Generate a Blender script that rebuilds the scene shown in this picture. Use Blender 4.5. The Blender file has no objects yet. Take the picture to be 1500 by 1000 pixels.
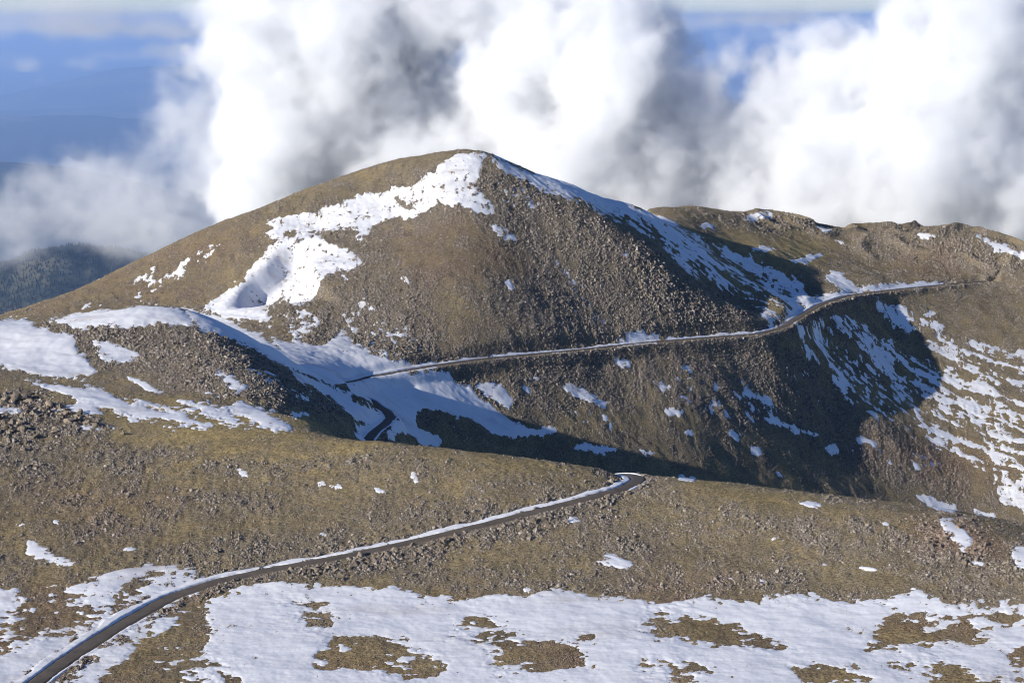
import bpy, math, mathutils, random
import numpy as np
from math import radians as R
S = bpy.context.scene
C = S.collection
rng = np.random.default_rng(7)
random.seed(7)

# ------------------------------------------------------------------ camera geometry (metres, camera at the origin on the summit)
F = 2800.0
HORIZON = 25.0
PITCH = math.atan((500 - HORIZON) / F)
cp, sp = math.cos(PITCH), math.sin(PITCH)

def at(u, v, D):
    w = -(v - 500.0) / F
    dy = cp + w * sp
    k = D / dy
    return ((u - 750.0) / F * k, D, (-sp + w * cp) * k)

def proj(x, y, z):
    f = y * cp - z * sp
    return 750 + F * x / f, 500 - F * (y * sp + z * cp) / f

# ------------------------------------------------------------------ noise
def _h(ix, iy, seed):
    n = (ix.astype(np.uint32) * np.uint32(374761393) + iy.astype(np.uint32) * np.uint32(668265263)
         + np.uint32((seed * 974634777) & 0xffffffff))
    n = (n ^ (n >> np.uint32(13))) * np.uint32(1274126177)
    n = n ^ (n >> np.uint32(16))
    return n

def gnoise(x, y, seed=0):
    x = np.asarray(x, np.float64); y = np.asarray(y, np.float64)
    xf = np.floor(x); yf = np.floor(y)
    fx = (x - xf).astype(np.float32); fy = (y - yf).astype(np.float32)
    xi = xf.astype(np.int64); yi = yf.astype(np.int64)
    sx = fx * fx * fx * (fx * (fx * 6 - 15) + 10); sy = fy * fy * fy * (fy * (fy * 6 - 15) + 10)
    def g(a, b, dx, dy):
        ang = _h(xi + a, yi + b, seed).astype(np.float32) * np.float32(2 * math.pi / 4294967296.0)
        return np.cos(ang) * dx + np.sin(ang) * dy
    n00 = g(0, 0, fx, fy); n10 = g(1, 0, fx - 1, fy); n01 = g(0, 1, fx, fy - 1); n11 = g(1, 1, fx - 1, fy - 1)
    a = n00 + sx * (n10 - n00); b = n01 + sx * (n11 - n01)
    return (a + sy * (b - a)) * 1.5          # about -1..1

def fbm(x, y, octv, seed=0, gain=.5, lac=2.03):
    s = 0; a = 1.0; t = 0
    for i in range(octv):
        s = s + a * gnoise(x, y, seed + i * 17); t += a; a *= gain
        x = x * lac + 13.7; y = y * lac - 7.3
    return s / t

def sm(a, b, x):                                # smooth step, also downwards
    t = np.clip((x - a) / (b - a), 0, 1)
    return t * t * (3 - 2 * t)

# ------------------------------------------------------------------ relief: control points of the slopes, thin-plate interpolated
CP = []
COMP = .68      
def dm(D): return D if D < 1480 else 1480 + (D - 1480) * COMP      # the mountain stands nearer than first measured
def dk(u, D):                                    # nor is the knoll so far behind the near crest
    f = np.interp(u, [350, 540], [.65, 1.0])
    return 905 + (D - 905) * f if 905 < D <= 1480 and u < 540 else dm(D)
def P(*pts):
    for u, v, D in pts: CP.append(at(u, v, dk(u, D)))
def Hd(*pts):                                   # hollows that the slopes hide
    for u, D, z in pts: k = dk(u, D) / D; CP.append(((u - 750) / F * D * 1.005 * k, D * k, (z - .0071 * D) * k))
for u in (-260, 60, 400, 750, 1100, 1450, 1760):
    P((u, 1250, 500), (u, 1100, 566), (u, 1000, 622), (u, 930, 668))
P((-260, 850, 725), (0, 850, 725), (200, 862, 716), (420, 870, 712), (640, 872, 710), (900, 872, 708), (1150, 872, 706), (1450, 876, 700), (1760, 880, 696))
# near slope and its crest
P((-260, 740, 800), (0, 740, 800), (250, 740, 804), (480, 740, 802), (640, 740, 798))
P((1000, 790, 768), (1250, 810, 745), (1450, 830, 728), (1700, 840, 715))
P((-260, 640, 905), (0, 640, 905), (200, 640, 900), (350, 642, 890), (450, 643, 885), (560, 648, 875), (650, 657, 870), (750, 668, 865), (840, 681, 858),
  (1000, 706, 830), (1100, 722, 815), (1200, 736, 800), (1320, 752, 786), (1420, 764, 776), (1500, 785, 768), (1650, 805, 758), (1780, 815, 750))
# saddle to the rocky knoll
P((-260, 600, 985), (0, 600, 985), (200, 600, 990), (350, 610, 970), (450, 617, 957))
P((-260, 560, 1080), (0, 560, 1080), (200, 560, 1090), (350, 570, 1070), (440, 585, 1060))
P((-260, 510, 1190), (0, 515, 1190), (110, 505, 1210), (200, 515, 1200), (350, 520, 1195), (420, 545, 1190))
P((-260, 475, 1310), (0, 471, 1320), (60, 469, 1330), (140, 456, 1340), (210, 450, 1350), (270, 455, 1340), (310, 468, 1330), (350, 489, 1320), (400, 513, 1335), (450, 537, 1365), (480, 552, 1400))
Hd((-260, 1480, -232), (0, 1480, -228), (150, 1480, -234), (250, 1450, -240), (330, 1430, -252), (400, 1430, -262))
P((500, 575, 1345), (470, 575, 1260), (500, 605, 1180), (515, 628, 1090))
# hidden hollow behind the near crest
for u, v in ((640, 656), (760, 669), (900, 691), (1050, 713), (1200, 736), (1350, 756), (1500, 785), (1720, 810)):
    P((u, v + 22, 920), (u, v + 55, 1010), (u, v + 95, 1180), (u, v + 112, 1340))
P((540, 668, 945), (530, 672, 1030))
# road line
ROAD = [(-30, 1062, 586), (10, 1032, 603), (50, 1000, 622), (100, 963, 645), (150, 930, 667), (200, 900, 689), (250, 874, 710), (320, 850, 727), (400, 833, 738), (500, 815, 749), (600, 794, 762), (700, 771, 777),
        (800, 745, 795), (860, 729, 808), (905, 716, 821), (928, 707, 834), (937, 700, 849), (926, 694, 863), (908, 692, 877)]
HID = [(882, 697, 890), (820, 706, 915), (740, 704, 960), (650, 692, 1020), (575, 672, 1080), (543, 656, 1125)]
ROAD2 = [(538, 645, 1155), (548, 632, 1192), (563, 621, 1235), (573, 611, 1280), (566, 602, 1322), (545, 590, 1368), (516, 577, 1405), (494, 567, 1432), (490, 563, 1447), (508, 560, 1462), (540, 553, 1490), (600, 541, 1540),
         (650, 533, 1582), (700, 526, 1625), (775, 519, 1685), (850, 512, 1745), (950, 501, 1832), (1050, 493, 1920), (1110, 489, 1970), (1145, 480, 2022), (1170, 464, 2090), (1200, 446, 2180),
         (1240, 433, 2290), (1300, 425, 2400), (1380, 417, 2510), (1440, 412, 2590)]
P(*ROAD); P(*HID); P(*[ROAD2[i] for i in (0, 1, 2, 3, 4, 5, 6, 7, 9, 10, 11, 13, 15, 16, 17, 18, 19, 20, 21, 22, 23, 24)])
# snow hollow and the mountain
P((430, 508, 1520), (400, 470, 1640), (470, 500, 1570), (520, 480, 1640))
P((-260, 490, 1700), (0, 468, 1760), (80, 440, 1830), (160, 405, 1900), (220, 374, 1930), (280, 345, 1960), (340, 322, 1980), (400, 299, 2000), (450, 279, 2015), (500, 262, 2030), (550, 247, 2040), (600, 235, 2050), (650, 224, 2060), (690, 221, 2060), (715, 226, 2055))
P((200, 430, 1810), (300, 400, 1840), (330, 440, 1740), (400, 380, 1840), (450, 420, 1720), (500, 340, 1890), (560, 440, 1700), (560, 300, 1960))
P((690, 300, 1921), (690, 400, 1776), (620, 350, 1850), (640, 460, 1690), (780, 340, 1925), (780, 430, 1797), (860, 400, 1895), (900, 460, 1852), (960, 450, 1900))
P((740, 241, 2045), (780, 262, 2038), (870, 312, 2020), (920, 343, 2010), (950, 365, 2000), (980, 395, 1985), (1005, 425, 1968), (1040, 465, 1945))
P((780, 253, 2085), (850, 277, 2120), (930, 303, 2175), (960, 335, 2140), (1010, 350, 2190), (1060, 388, 2250), (1060, 430, 2050), (1115, 418, 2290), (1155, 438, 2170), (1180, 432, 2290), (1000, 385, 2070), (900, 315, 2110))
P((600, 575, 1505), (620, 600, 1479), (620, 640, 1439), (800, 560, 1650), (800, 600, 1603), (800, 650, 1548), (800, 680, 1516), (700, 580, 1565), (700, 640, 1495),
  (1000, 540, 1815), (1000, 600, 1737), (1000, 650, 1677), (1000, 695, 1626), (900, 560, 1725), (900, 640, 1620), (1100, 540, 1910), (1100, 620, 1805), (1100, 710, 1700),
  (1200, 500, 2110), (1200, 560, 2012), (1200, 620, 1925), (1200, 700, 1812), (1200, 735, 1768), (1300, 480, 2300), (1300, 540, 2180), (1300, 640, 1995), (1300, 745, 1850),
  (1400, 480, 2375), (1400, 540, 2258), (1400, 600, 2150), (1400, 680, 2024), (1400, 750, 1923), (1540, 500, 2400), (1540, 600, 2190), (1540, 700, 2020), (1540, 780, 1910), (1760, 520, 2400), (1760, 650, 2120), (1760, 800, 1900))
# plateau on the right
P((960, 305, 2500), (1000, 306, 2650), (1060, 310, 2700), (1120, 311, 2750), (1170, 324, 2790), (1215, 339, 2810), (1250, 337, 2800), (1290, 333, 2760), (1340, 336, 2750), (1400, 337, 2740), (1450, 350, 2720), (1500, 369, 2690), (1640, 400, 2650), (1770, 420, 2650))
P((960, 320, 2330), (1060, 340, 2460), (1130, 370, 2400), (1200, 400, 2410), (1130, 335, 2620), (1230, 370, 2600), (1300, 385, 2590), (1400, 385, 2640), (1480, 390, 2640), (1520, 430, 2560), (1760, 450, 2560))
# back slopes, out of sight
for u, D, z in ((-260, 2100, -400), (0, 2100, -370), (160, 2130, -330), (280, 2180, -300), (400, 2230, -280), (500, 2250, -250), (600, 2260, -225), (690, 2260, -205), (780, 2270, -225), (860, 2330, -250),
                (-260, 2600, -620), (200, 2600, -560), (500, 2600, -460), (700, 2620, -420), (850, 2700, -390), (1000, 2950, -360), (1130, 3000, -370), (1220, 3050, -395), (1300, 3000, -370), (1400, 2990, -375), (1500, 2960, -400), (1760, 2950, -450),
                (-260, 3300, -900), (300, 3300, -850), (750, 3300, -720), (1100, 3300, -560), (1400, 3300, -560), (1760, 3300, -600)):
    Hd((u, D, z))
CPa = np.array(CP, np.float64)
Q = CPa[:, :2] / 1000.0
n_ = len(Q)
r2 = ((Q[:, None] - Q[None]) ** 2).sum(-1)
K = np.where(r2 > 0, r2 * np.log(np.maximum(r2, 1e-12)), 0) + np.eye(n_) * 2e-5
A = np.zeros((n_ + 3, n_ + 3)); A[:n_, :n_] = K; A[:n_, n_] = 1; A[:n_, n_ + 1:] = Q; A[n_, :n_] = 1; A[n_ + 1:, :n_] = Q.T
sol = np.linalg.solve(A, np.concatenate([CPa[:, 2], np.zeros(3)]))

def relief(x, y):
    x = np.asarray(x); sh = x.shape
    xx = (x.ravel() / 1000).astype(np.float32); yy = (np.asarray(y).ravel() / 1000).astype(np.float32)
    out = np.empty(xx.size, np.float32)
    qx = Q[:, 0].astype(np.float32); qy = Q[:, 1].astype(np.float32); w = sol[:n_].astype(np.float32)
    for s in range(0, xx.size, 60000):
        X = xx[s:s + 60000, None]; Y = yy[s:s + 60000, None]
        d = (X - qx) ** 2 + (Y - qy) ** 2
        out[s:s + 60000] = (d * np.log(d + 1e-9)) @ w
    return (out + sol[n_] + sol[n_ + 1] * xx + sol[n_ + 2] * yy).reshape(sh).astype(np.float64)

def hit(u, v, lo=480, hi=2700):                  # where a sight line first meets the relief
    D = np.arange(lo, hi, 3.0)
    w = -(v - 500) / F; dy = cp + w * sp
    x = (u - 750) / F * D / dy; z = (-sp + w * cp) * D / dy
    b = np.nonzero(relief(x, D) > z)[0]
    i = b[0] if len(b) else len(D) - 1
    return x[i], D[i]

# ------------------------------------------------------------------ fan-shaped grid over the near country
def rows():
    D = 470.0; out = []
    while D < 2712:
        out.append(D)
        D += 3.0 if D < 560 else .62 if D < 870 else 1.1 if D < 900 else 1.5 if D < 1450 else 1.05 if D < 1940 else 1.7 if D < 2400 else 8
    out.append(2718.0)
    return np.array(out)
RD = rows()
NC = 1300
RU = np.linspace(-290, 1790, NC)
RC = (RU - 750) / F * 1.005
GX = RC[None, :] * RD[:, None]
GY = np.repeat(RD[:, None], NC, 1)
NR = len(RD)
Z0 = relief(GX, GY)

def near_line(pts, reach):
    """distance to a polyline (x, y, z), its height there, the side (+ left of travel) and the length along it, on the grid"""
    pts = np.asarray(pts, float)
    d = np.full((NR, NC), 1e9, np.float32); zz = np.zeros((NR, NC), np.float32); sd = np.zeros((NR, NC), np.float32); al = np.zeros((NR, NC), np.float32)
    L = 0.0
    for a, b in zip(pts[:-1], pts[1:]):
        r0, r1 = np.searchsorted(RD, [min(a[1], b[1]) - reach, max(a[1], b[1]) + reach])
        yl = max(min(a[1], b[1]) - reach, 400)
        cs = [q / yy for q in (min(a[0], b[0]) - reach, max(a[0], b[0]) + reach) for yy in (yl, max(a[1], b[1]) + reach)]
        c0, c1 = np.searchsorted(RC, [min(cs), max(cs)])
        e = b[:2] - a[:2]; l2 = float(e @ e) + 1e-9
        if r1 <= r0 or c1 <= c0: L += l2 ** .5; continue
        X = GX[r0:r1, c0:c1] - a[0]; Y = GY[r0:r1, c0:c1] - a[1]
        t = np.clip((X * e[0] + Y * e[1]) / l2, 0, 1)
        dd = np.hypot(X - t * e[0], Y - t * e[1])
        m = dd < d[r0:r1, c0:c1]
        d[r0:r1, c0:c1][m] = dd[m]
        zz[r0:r1, c0:c1][m] = (a[2] + t * (b[2] - a[2]))[m]
        sd[r0:r1, c0:c1][m] = np.sign(e[0] * Y - e[1] * X)[m]
        al[r0:r1, c0:c1][m] = (L + t * l2 ** .5)[m]
        L += l2 ** .5
    return d, zz, sd, al, L

def spline(pts, step):
    pts = np.asarray(pts, float)
    s = np.concatenate([[0], np.cumsum(np.hypot(*np.diff(pts[:, :2], axis=0).T))])
    t = np.arange(0, s[-1], 1.0)
    q = np.stack([np.interp(t, s, pts[:, k]) for k in range(pts.shape[1])], 1)
    n = 17; k = np.hanning(n + 2)[1:-1]; k /= k.sum()
    qp = np.concatenate([np.repeat(q[:1], n // 2, 0), q, np.repeat(q[-1:], n // 2, 0)])
    q = np.stack([np.convolve(qp[:, j], k, 'valid') for j in range(q.shape[1])], 1)
    return q[::step]

# ------------------------------------------------------------------ where things lie: areas drawn once on a 1500 x 1000 plan
PW, PH = 1500, 1000
_yy, _xx = np.mgrid[0:PH, 0:PW]
def fill(arr, poly, val):
    p = np.asarray(poly, float)
    x0, y0 = np.maximum(np.floor(p.min(0)).astype(int), 0); x1, y1 = np.minimum(np.ceil(p.max(0)).astype(int) + 1, [PW, PH])
    if x1 <= x0 or y1 <= y0: return
    X = _xx[y0:y1, x0:x1] + .5; Y = _yy[y0:y1, x0:x1] + .5
    ins = np.zeros(X.shape, bool)
    q = np.roll(p, -1, 0)
    for (ax, ay), (bx, by) in zip(p, q):
        if ay == by: continue
        ins ^= ((ay > Y) != (by > Y)) & (X < (bx - ax) * (Y - ay) / (by - ay) + ax)
    arr[y0:y1, x0:x1][ins] = val
def blur(a, s):
    pad = int(4 * s) + 1
    b = np.pad(a, pad, mode='edge')
    fy = np.fft.fftfreq(b.shape[0])[:, None]; fx = np.fft.rfftfreq(b.shape[1])[None]
    g = np.exp(-2 * (math.pi * s) ** 2 * (fx ** 2 + fy ** 2))
    return np.fft.irfft2(np.fft.rfft2(b) * g, b.shape)[pad:-pad, pad:-pad].astype(np.float32)
def look(a, u, v):
    u = np.clip(u, 0, PW - 1.001); v = np.clip(v, 0, PH - 1.001)
    i = u.astype(np.int32); j = v.astype(np.int32); fu = (u - i).astype(np.float32); fv = (v - j).astype(np.float32)
    return (a[j, i] * (1 - fu) + a[j, i + 1] * fu) * (1 - fv) + (a[j + 1, i] * (1 - fu) + a[j + 1, i + 1] * fu) * fv

SN = np.full((PH, PW), .1, np.float32)          # how much snow lies there
SN[222:690] = .16
fill(SN, [(0, 640), (560, 645), (900, 690), (1420, 760), (1500, 800), (1500, 700), (1500, 1000), (0, 1000)], .1)
STR = np.zeros((PH, PW), np.float32)            # snow drawn out into streaks down the slope
def snow(v, *polys):
    for p in polys: fill(SN, p, v)
def box(x0, y0, x1, y1, k=.25):                 # a small ragged patch
    w, h = x1 - x0, y1 - y0
    return [(x0, y0 + h * .45), (x0 + w * .3, y0), (x0 + w * .62, y0 + h * .2), (x1, y0 + h * .55), (x0 + w * .8, y1), (x0 + w * .4, y0 + h * .8)]
# --- near snowfield
snow(.95, [(330, 862), (400, 850), (460, 852), (520, 858), (600, 868), (670, 876), (760, 872), (820, 862), (860, 872), (935, 872), (950, 895), (968, 905), (985, 896), (985, 880), (1060, 876), (1130, 874), (1240, 880), (1300, 880), (1345, 861),
         (1400, 884), (1450, 890), (1500, 885), (1500, 1000), (360, 1000), (345, 985), (300, 950), (310, 920), (290, 890)])
snow(.36, [(400, 882), (450, 878), (488, 886), (480, 895), (488, 915), (470, 926), (440, 915), (425, 898)],
     [(455, 965), (500, 930), (583, 943), (667, 966), (640, 990), (600, 995), (500, 980), (465, 985)],
     [(650, 933), (687, 903), (720, 907), (733, 923), (777, 940), (847, 950), (833, 967), (887, 973), (833, 980), (773, 983), (733, 966), (700, 950)],
     [(837, 930), (855, 924), (877, 930), (870, 936), (845, 936)],
     [(915, 928), (940, 908), (1000, 896), (1040, 915), (1084, 920), (1140, 940), (1184, 952), (1140, 956), (1080, 946), (1000, 938)],
     [(1256, 947), (1290, 930), (1310, 900), (1350, 897), (1430, 905), (1440, 925), (1480, 941), (1400, 945), (1340, 950), (1280, 957)],
     [(1292, 972), (1350, 955), (1420, 978), (1400, 988), (1330, 986)], [(1150, 972), (1250, 978), (1290, 998), (1180, 998)],
     [(1470, 955), (1500, 950), (1500, 985)], [(923, 977), (960, 963), (1000, 965), (1050, 985), (1000, 1000), (940, 995)], [(700, 970), (740, 975), (770, 990), (720, 992)],
     [(950, 870), (985, 868), (985, 910), (965, 905)], [(1400, 900), (1500, 892), (1500, 912), (1440, 908)], [(1380, 1000), (1400, 985), (1500, 990), (1500, 1000)])
# --- near snow on the left, both sides of the road
snow(.48, [(0, 845), (60, 850), (120, 858), (230, 826), (290, 836), (345, 850), (250, 890), (160, 935), (40, 1000), (0, 1000)])
snow(.95, [(90, 862), (150, 845), (220, 822), (232, 832), (205, 845), (170, 862), (165, 895), (125, 885)], [(205, 862), (245, 835), (285, 832), (300, 848), (240, 877), (212, 874)], [(0, 862), (42, 876), (38, 890), (0, 908)],
     [(0, 960), (90, 932), (140, 920), (220, 868), (300, 846), (330, 848), (250, 878), (180, 915), (100, 970), (50, 1000), (0, 1000)], [(34, 790), (52, 792), (75, 808), (115, 822), (118, 828), (62, 824), (40, 814)],
     [(80, 1000), (150, 955), (230, 905), (290, 882), (330, 870), (300, 890), (268, 900), (245, 925), (190, 950), (180, 970), (150, 1000)])
snow(.2, [(10, 832), (60, 850), (130, 882), (60, 896), (30, 872)], [(170, 868), (205, 876), (230, 885), (190, 897), (165, 892)], [(180, 1000), (185, 962), (250, 935), (270, 902), (292, 888), (312, 920), (300, 950), (345, 988), (345, 1000)],
     [(0, 912), (90, 900), (125, 912), (60, 925), (0, 930)])
snow(.6, [(210, 968), (260, 962), (262, 978), (220, 984)], [(250, 1000), (290, 985), (330, 990), (330, 1000)])
# --- scattered on the near slope
snow(1.0, box(343, 684, 368, 698), box(452, 706, 512, 717), box(600, 688, 617, 712), box(543, 713, 567, 723), box(872, 813, 932, 833), box(905, 803, 925, 812), box(1288, 765, 1312, 777), box(1414, 843, 1456, 858), box(1256, 824, 1288, 835),
     box(1170, 735, 1206, 743), box(815, 756, 860, 768), box(1128, 786, 1150, 796), box(75, 762, 92, 770), box(178, 802, 205, 810), box(318, 710, 345, 717), box(1068, 848, 1078, 852), box(1200, 822, 1216, 832), box(1110, 847, 1122, 856), box(640, 868, 660, 876), box(766, 858, 785, 872), box(20, 766, 50, 773), box(120, 678, 140, 684), box(174, 803, 200, 808), box(460, 778, 485, 784),
     [(1372, 757), (1392, 760), (1415, 778), (1428, 803), (1408, 809), (1390, 785)], [(1332, 720), (1368, 728), (1402, 742), (1410, 755), (1375, 750), (1345, 732)], [(1480, 805), (1500, 800), (1500, 832), (1488, 828)], [(1422, 745), (1462, 752), (1460, 760), (1430, 755)], [(1430, 818), (1445, 825), (1436, 828), (1424, 822)])
# --- knoll on the left
snow(.45, [(100, 580), (300, 588), (440, 604), (430, 632), (300, 626), (180, 612)])
snow(1.12, [(0, 470), (43, 468), (52, 480), (110, 493), (113, 513), (143, 543), (127, 550), (73, 553), (20, 540), (0, 533)],
     [(70, 470), (113, 460), (217, 448), (267, 453), (287, 478), (213, 473), (187, 484), (150, 478), (110, 482)],
     [(270, 452), (333, 468), (393, 500), (443, 536), (500, 563), (480, 560), (433, 542), (350, 502), (290, 478)],
     [(133, 496), (173, 503), (210, 520), (190, 533), (150, 530)], [(183, 550), (217, 560), (242, 577), (213, 573)],
     [(13, 551), (67, 563), (157, 573), (187, 593), (320, 623), (267, 626), (167, 600), (100, 580)], [(43, 590), (133, 593), (162, 610), (100, 603)], [(0, 596), (45, 600), (40, 604), (0, 604)], [(115, 622), (150, 626), (148, 632), (120, 630)],
     [(227, 590), (277, 608), (270, 613)], [(253, 583), (300, 595), (353, 616), (340, 618)], [(350, 583), (433, 629), (393, 627), (337, 596)], [(307, 541), (337, 550), (370, 573), (343, 573)], [(420, 540), (470, 560), (512, 582), (504, 590), (440, 557)],
     [(476, 572), (520, 590), (560, 605), (566, 614), (556, 626), (520, 614), (500, 596)], [(520, 622), (552, 626), (538, 644), (524, 642)], [(576, 613), (600, 620), (650, 644), (648, 654), (620, 650), (592, 632), (566, 646)],
     [(283, 569), (327, 581), (318, 584)], [(160, 622), (172, 625), (165, 629)], [(440, 601), (458, 606), (455, 611), (440, 607)])
snow(.42, [(350, 530), (400, 545), (470, 590), (440, 592), (380, 560)], [(160, 610), (240, 612), (330, 632), (230, 630)], [(1, 556), (60, 570), (60, 576), (1, 568)])
# --- hollow below the mountain and the slope under the upper road
snow(1.18, [(395, 498), (440, 505), (475, 506), (500, 485), (520, 505), (545, 520), (600, 535), (655, 529), (640, 539), (500, 563), (440, 532)],
     [(507, 563), (567, 553), (660, 543), (667, 560), (693, 573), (707, 586), (733, 603), (763, 626), (820, 630), (800, 637), (727, 637), (687, 613), (640, 597), (612, 600), (605, 625), (575, 605), (543, 588), (513, 575)],
     [(690, 565), (723, 560), (757, 586), (747, 602), (730, 588)], [(758, 563), (777, 571), (774, 576)], [(820, 563), (853, 570), (889, 590), (887, 597), (860, 588), (827, 571)], [(840, 596), (862, 612), (884, 626), (855, 617)],
     box(898, 632, 932, 644), box(835, 651, 905, 662), [(670, 630), (694, 643), (690, 645)], box(780, 551, 802, 558), box(890, 525, 930, 536), box(990, 695, 1022, 707), [(930, 655), (960, 664), (950, 667)],
     [(957, 555), (1000, 573), (1045, 590), (1085, 602), (1060, 603), (1000, 585), (970, 570)], [(985, 525), (1010, 540), (1015, 547), (995, 537)], [(1080, 548), (1100, 570), (1130, 590), (1140, 603), (1108, 598), (1090, 575)], [(1110, 608), (1150, 618), (1190, 634), (1210, 642), (1170, 634), (1125, 618)],
     box(1000, 628, 1022, 641), box(1068, 630, 1085, 645), box(1096, 654, 1118, 666), box(1134, 690, 1150, 700), box(1205, 650, 1228, 668), box(968, 598, 1005, 608), box(1280, 660, 1330, 682), box(1245, 640, 1290, 655), box(1300, 670, 1325, 684))
snow(.36, [(800, 590), (880, 600), (930, 640), (880, 640)], [(960, 540), (1040, 560), (1150, 600), (1100, 620), (1000, 600)], [(620, 610), (720, 640), (760, 650), (700, 645)], [(1220, 640), (1330, 660), (1420, 690), (1330, 690), (1250, 665)])
# --- the mountain
snow(.95, [(460, 309), (500, 297), (543, 283), (600, 273), (637, 253), (668, 228), (700, 222), (716, 227), (707, 240), (700, 253), (703, 283), (728, 312), (713, 317), (687, 310), (640, 307), (610, 317), (560, 323), (540, 335), (520, 332), (480, 340), (430, 336), (388, 331), (395, 321)],
     [(716, 226), (777, 252), (867, 273), (933, 303), (987, 323), (1000, 330), (970, 336), (900, 321), (833, 295), (790, 279), (753, 259), (730, 247)],
     [(300, 448), (323, 436), (357, 415), (377, 383), (410, 350), (447, 343), (480, 352), (512, 364), (537, 384), (522, 395), (492, 400), (473, 410), (465, 432), (440, 455), (415, 440), (392, 447), (388, 470), (330, 466), (308, 457)],
     [(383, 348), (398, 337), (425, 333), (417, 346), (400, 350)], [(520, 335), (545, 335), (535, 350), (526, 356)], [(715, 326), (735, 335), (762, 350), (740, 358), (728, 345)], box(905, 368, 921, 377), [(700, 384), (712, 398), (710, 404), (702, 394)],
     [(918, 487), (940, 484), (975, 499), (905, 506)], box(950, 486, 970, 494), box(580, 402, 602, 420), box(740, 410, 755, 425))
snow(.05, [(577, 287), (612, 306), (598, 306)], [(640, 300), (690, 306), (690, 311), (640, 307)])
snow(.46, [(800, 372), (825, 388), (850, 410), (866, 440), (850, 448), (828, 412)], [(380, 440), (440, 450), (480, 470), (440, 500), (400, 495)], [(500, 490), (580, 515), (600, 530), (545, 520)])
snow(.34, [(190, 415), (240, 392), (330, 350), (330, 365), (250, 420), (200, 440)], [(500, 400), (560, 440), (640, 520), (540, 510), (500, 470)], [(820, 400), (880, 450), (900, 490), (840, 460)], [(720, 250), (790, 285), (800, 310), (740, 300)])
snow(.9, [(192, 412), (230, 391), (234, 394), (202, 413)], [(205, 420), (233, 411), (232, 415)], [(118, 455), (132, 444), (136, 445), (122, 456)], [(205, 435), (222, 429), (220, 434)], [(258, 391), (282, 377), (284, 379), (262, 392)], [(289, 392), (306, 382), (307, 385)])
FLANK = [(755, 257), (800, 275), (930, 318), (985, 330), (1060, 358), (1150, 400), (1195, 440), (1165, 468), (1120, 486), (1085, 484), (1050, 445), (1010, 405), (960, 350), (870, 310)]
snow(.6, FLANK)
snow(.12, [(1010, 405), (1050, 420), (1110, 450), (1120, 484), (1085, 486), (1045, 450)])
snow(.8, [(1120, 395), (1165, 402), (1190, 438), (1172, 440), (1140, 415)])
snow(.56, [(1000, 380), (1050, 395), (1130, 440), (1140, 455), (1080, 432)])
snow(.95, [(1145, 480), (1158, 456), (1200, 433), (1250, 422), (1300, 416), (1390, 412), (1385, 417), (1300, 424), (1240, 432), (1190, 450), (1168, 470)])
LOWER = [(1165, 478), (1200, 464), (1240, 462), (1330, 510), (1430, 560), (1500, 590), (1500, 720), (1440, 690), (1350, 650), (1260, 600), (1200, 540)]
snow(.58, LOWER)
snow(.34, [(1230, 545), (1290, 570), (1380, 640), (1330, 640), (1260, 590)], [(1150, 500), (1190, 500), (1230, 580), (1180, 560)])
snow(.6, [(1330, 540), (1420, 580), (1500, 640), (1480, 660), (1400, 620)])
snow(.4, [(1350, 480), (1420, 495), (1500, 520), (1500, 610), (1440, 570)], [(1440, 690), (1500, 700), (1500, 760), (1470, 740)])
snow(.74, [(1280, 443), (1320, 447), (1345, 470), (1352, 492), (1312, 486), (1290, 460)], [(1335, 464), (1382, 476), (1386, 485), (1350, 480)], [(1340, 495), (1375, 497), (1412, 512), (1440, 550), (1460, 582), (1430, 562), (1380, 522)], [(1420, 499), (1465, 512), (1452, 522), (1440, 515)], [(1490, 512), (1500, 512), (1500, 522)], [(1460, 705), (1500, 720), (1500, 750), (1485, 735)])
fill(STR, FLANK, 1); fill(STR, LOWER, 1); fill(STR, [(0, 540), (440, 585), (440, 635), (160, 635), (0, 600)], .6); fill(STR, [(1350, 480), (1500, 520), (1500, 800), (1250, 660)], 1)
# --- plateau
snow(1.15, box(1096, 361, 1138, 370), [(1155, 382), (1180, 376), (1208, 369), (1196, 381), (1166, 386)], [(1203, 402), (1225, 399), (1256, 421), (1236, 425)], [(1084, 322), (1112, 309), (1138, 317), (1112, 323)], [(1190, 330), (1232, 341), (1205, 339)], [(1334, 342), (1352, 341), (1386, 347), (1352, 350)],
     [(1425, 342), (1470, 358), (1500, 372), (1500, 382), (1450, 362)], [(1220, 352), (1240, 352), (1232, 356)], box(1355, 440, 1366, 445), box(1358, 456, 1372, 461), box(1256, 420, 1275, 424), box(1130, 396, 1140, 399), box(1020, 328, 1052, 336))
_n = np.clip((_yy - 845) / 40., 0, 1).astype(np.float32); SNb = (.5 * blur(SN, 1.8) + .5 * blur(SN, 5.5)) * (1 - _n) + (.3 * blur(SN, 2) + .7 * blur(SN, 11)) * _n; STRb = blur(STR, 12)

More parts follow.
